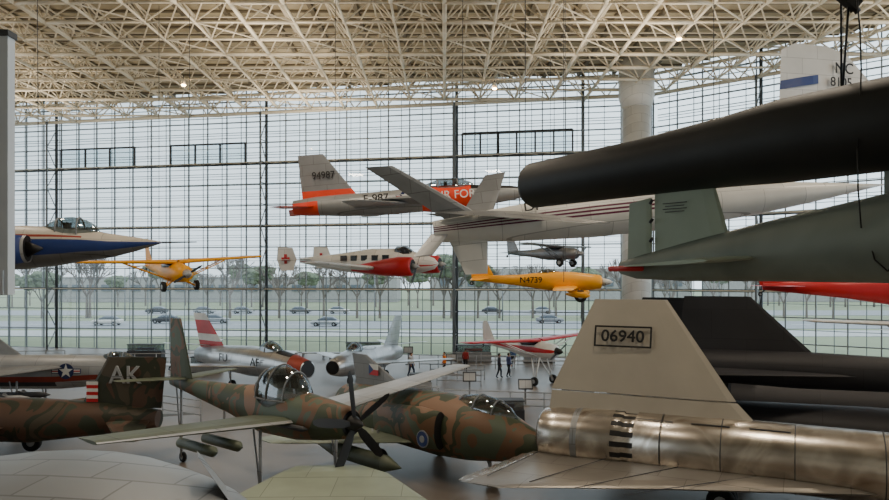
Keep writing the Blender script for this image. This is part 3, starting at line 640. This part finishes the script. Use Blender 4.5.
for i in range(3): b.box((i*2.4,0,.55),(2,.8,.08),LGREY); b.box((i*2.4-.9,0,.27),(.08,.7,.54),GREY); b.box((i*2.4+.9,0,.27),(.08,.7,.54),GREY)
b.done('exhibit_bench',(-14,62,0))
def kiosk(x,y,w,h,m,c=ORANGE):
    b=MB(); b.box((0,0,h*.3),(w,.9,h*.6),m); b.box((0,0,h*.8),(w*.96,.86,h*.38),CANO); b.box((0,0,h),(w,.9,.06),DARK); b.box((0,0,.05),(w+.1,1,.1),DARK); b.box((0,.1,h*.72),(w*.5,.3,.2),c); b.done('display_case',(x,y,0))
for a_ in ((8,42,1.8,1.1,GREY,RED),(-18,53,2.2,1.2,GREY,NAVY),(2.5,60.2,3,1.4,GREY,ORANGE),(-26,61,3,1.4,DARK,NAVY),(8,59.6,2.5,1.5,GREY,YEL),(3,34.5,1.8,1.1,DARK,NAVY),(-1.5,44,1.4,1.1,LGREY,RED),(-7,60.5,3,1.6,LGREY,NAVY)): kiosk(*a_)
# ------------------------------------------------------------ people
def person(x,y,h,shirt,pants,face,walk=.18):
    HAIR=mat('hair',(50,36,28),.8)
    V=[(0,0,.95),(0,0,1.15),(0,0,1.38),(0,0,1.5), (.0,.17,1.42),(.02,.22,1.14),(.14,.2,.93),(0,-.17,1.42),(-.02,-.22,1.14),(.1,-.2,.93),
       (0,.09,.9),(walk,.1,.5),(walk*.9,.1,.08),(walk*.9+.16,.11,.04),(0,-.09,.9),(-walk*.4,-.1,.5),(-walk*1.3,-.1,.1),(-walk*1.3+.15,-.11,.04)]
    E=[(0,1),(1,2),(2,3),(2,4),(4,5),(5,6),(2,7),(7,8),(8,9),(0,10),(10,11),(11,12),(12,13),(0,14),(14,15),(15,16),(16,17)]
    Rr=[.15,.14,.16,.06,.075,.055,.035,.075,.055,.035,.11,.075,.05,.04,.11,.075,.05,.04]
    me=D.meshes.new('person'); me.from_pydata(V,E,[]); o=D.objects.new('person',me); C.collection.objects.link(o)
    md=o.modifiers.new('skin','SKIN')
    for i,r in enumerate(Rr): me.skin_vertices[0].data[i].radius=(r,r)
    me.skin_vertices[0].data[0].use_root=True
    sb=o.modifiers.new('sub','SUBSURF'); sb.levels=2; sb.render_levels=2
    m,nt,bs=base('clothing'); tc=nt.nodes.new('ShaderNodeTexCoord'); sp=nt.nodes.new('ShaderNodeSeparateXYZ'); cr=nt.nodes.new('ShaderNodeValToRGB'); dv=nt.nodes.new('ShaderNodeMath'); dv.operation='DIVIDE'; dv.inputs[1].default_value=2
    cr.color_ramp.interpolation='CONSTANT'; es=cr.color_ramp.elements; es[0].position=0; es[0].color=(.02,.02,.02,1); es[1].position=.045; es[1].color=lin(pants)+[1]
    q=es.new(.48); q.color=lin(shirt)+[1]; q=es.new(.745); q.color=lin((196,148,120))+[1]
    nt.links.new(tc.outputs['Object'],sp.inputs[0]); nt.links.new(sp.outputs[2],dv.inputs[0]); nt.links.new(dv.outputs[0],cr.inputs[0]); nt.links.new(cr.outputs[0],bs.inputs['Base Color']); bs.inputs['Roughness'].default_value=.8
    me.materials.append(m)
    o.location=(x,y,0); o.rotation_euler=(0,0,math.radians(h))
    b=MB(); T=Matrix.Translation((.02,0,1.63))@Matrix.Rotation(-math.pi/2,4,'Y')
    b.loft([(-.12,0,0,.03,.03),(-.09,0,0,.06,.065),(-.02,0,0,.075,.09),(.05,0,0,.078,.095),(.1,0,0,.055,.065),(.12,0,0,.02,.02)],SKIN,18,T=T)
    b.loft([(-.02,0,.03,.083,.075),(.06,0,.015,.086,.095),(.11,0,.01,.062,.075),(.135,0,.01,.02,.03)],HAIR,18,T=T)
    b.tube((.1,0,1.64),(.13,0,1.61),.012,SKIN)
    for sg in(1,-1): b.tube((.1,sg*.03,1.655),(.112,sg*.03,1.655),.009,BLACK); b.tube((.02,sg*.075,1.65),(.02,sg*.09,1.62),.015,SKIN)
    b.tube((.1,-.02,1.575),(.1,.02,1.575),.006,RED)
    hd=b.done('head'); hd.parent=o
    for sg,c in((1,(.14,.2,.93)),(-1,(.1,-.2,.93))):
        b=MB(); c=Vector(c); b.tube(c,c+Vector((.02,0,-.09)),.032,SKIN,8,.035)
        for k in range(4): q=c+Vector((-.015+.018*k,0,-.09)); b.tube(q,q+Vector((.012,-sg*.01,-.04)),.009,SKIN); b.tube(q+Vector((.012,-sg*.01,-.04)),q+Vector((.012,-sg*.025,-.07+.006*abs(k-1))),.008,SKIN)
        b.tube(c+Vector((.03,0,-.03)),c+Vector((.06,-sg*.01,-.075)),.01,SKIN)
        hn=b.done('hand'); hn.parent=o
person(0,51,200,(240,124,24),(40,44,60),0); person(3.9,50,10,(60,60,70),(50,50,56),0); person(4.6,50.3,30,(90,100,150),(40,40,44),0); person(-2.4,50.5,-30,(200,200,200),(50,56,80),0); person(10.5,50,160,(40,50,80),(30,30,34),0); person(-21,54,0,(50,60,110),(40,40,40),0); person(1.6,53.5,80,(150,40,40),(40,40,40),0); person(5.5,56,80,(60,90,140),(40,40,40),0)
# ------------------------------------------------------------ world: overcast, brighter to the right
w=D.worlds.new('overcast_sky'); C.scene.world=w; w.use_nodes=True; nt=w.node_tree; bg=nt.nodes['Background']
tc=nt.nodes.new('ShaderNodeTexCoord'); no=nt.nodes.new('ShaderNodeTexNoise'); no.inputs['Scale'].default_value=2.5
sp=nt.nodes.new('ShaderNodeSeparateXYZ'); mp=nt.nodes.new('ShaderNodeMapRange'); mp.inputs['From Min'].default_value=-.6; mp.inputs['From Max'].default_value=.5; mp.inputs['To Min'].default_value=.1; mp.inputs['To Max'].default_value=.7
ad=nt.nodes.new('ShaderNodeMath'); ad.operation='MULTIPLY_ADD'; ad.inputs[1].default_value=.5
cr=nt.nodes.new('ShaderNodeValToRGB')
cr.color_ramp.elements[0].position=.3; cr.color_ramp.elements[0].color=(.48,.55,.59,1); cr.color_ramp.elements[1].position=.85; cr.color_ramp.elements[1].color=(.82,.93,1,1)
nt.links.new(tc.outputs['Generated'],no.inputs[0]); nt.links.new(tc.outputs['Generated'],sp.inputs[0]); nt.links.new(sp.outputs[0],mp.inputs[0])
nt.links.new(no.outputs['Fac'],ad.inputs[0]); nt.links.new(mp.outputs[0],ad.inputs[2]); nt.links.new(ad.outputs[0],cr.inputs[0]); nt.links.new(cr.outputs[0],bg.inputs[0]); bg.inputs[1].default_value=2.6
# ------------------------------------------------------------ camera
cam=D.cameras.new('camera'); co=D.objects.new('camera',cam); C.collection.objects.link(co); co.location=(0,0,7); co.rotation_euler=(math.pi/2,0,0)
cam.lens=28.35; cam.sensor_width=36; cam.shift_y=.0337; cam.clip_end=800; cam.clip_start=.1
C.scene.camera=co
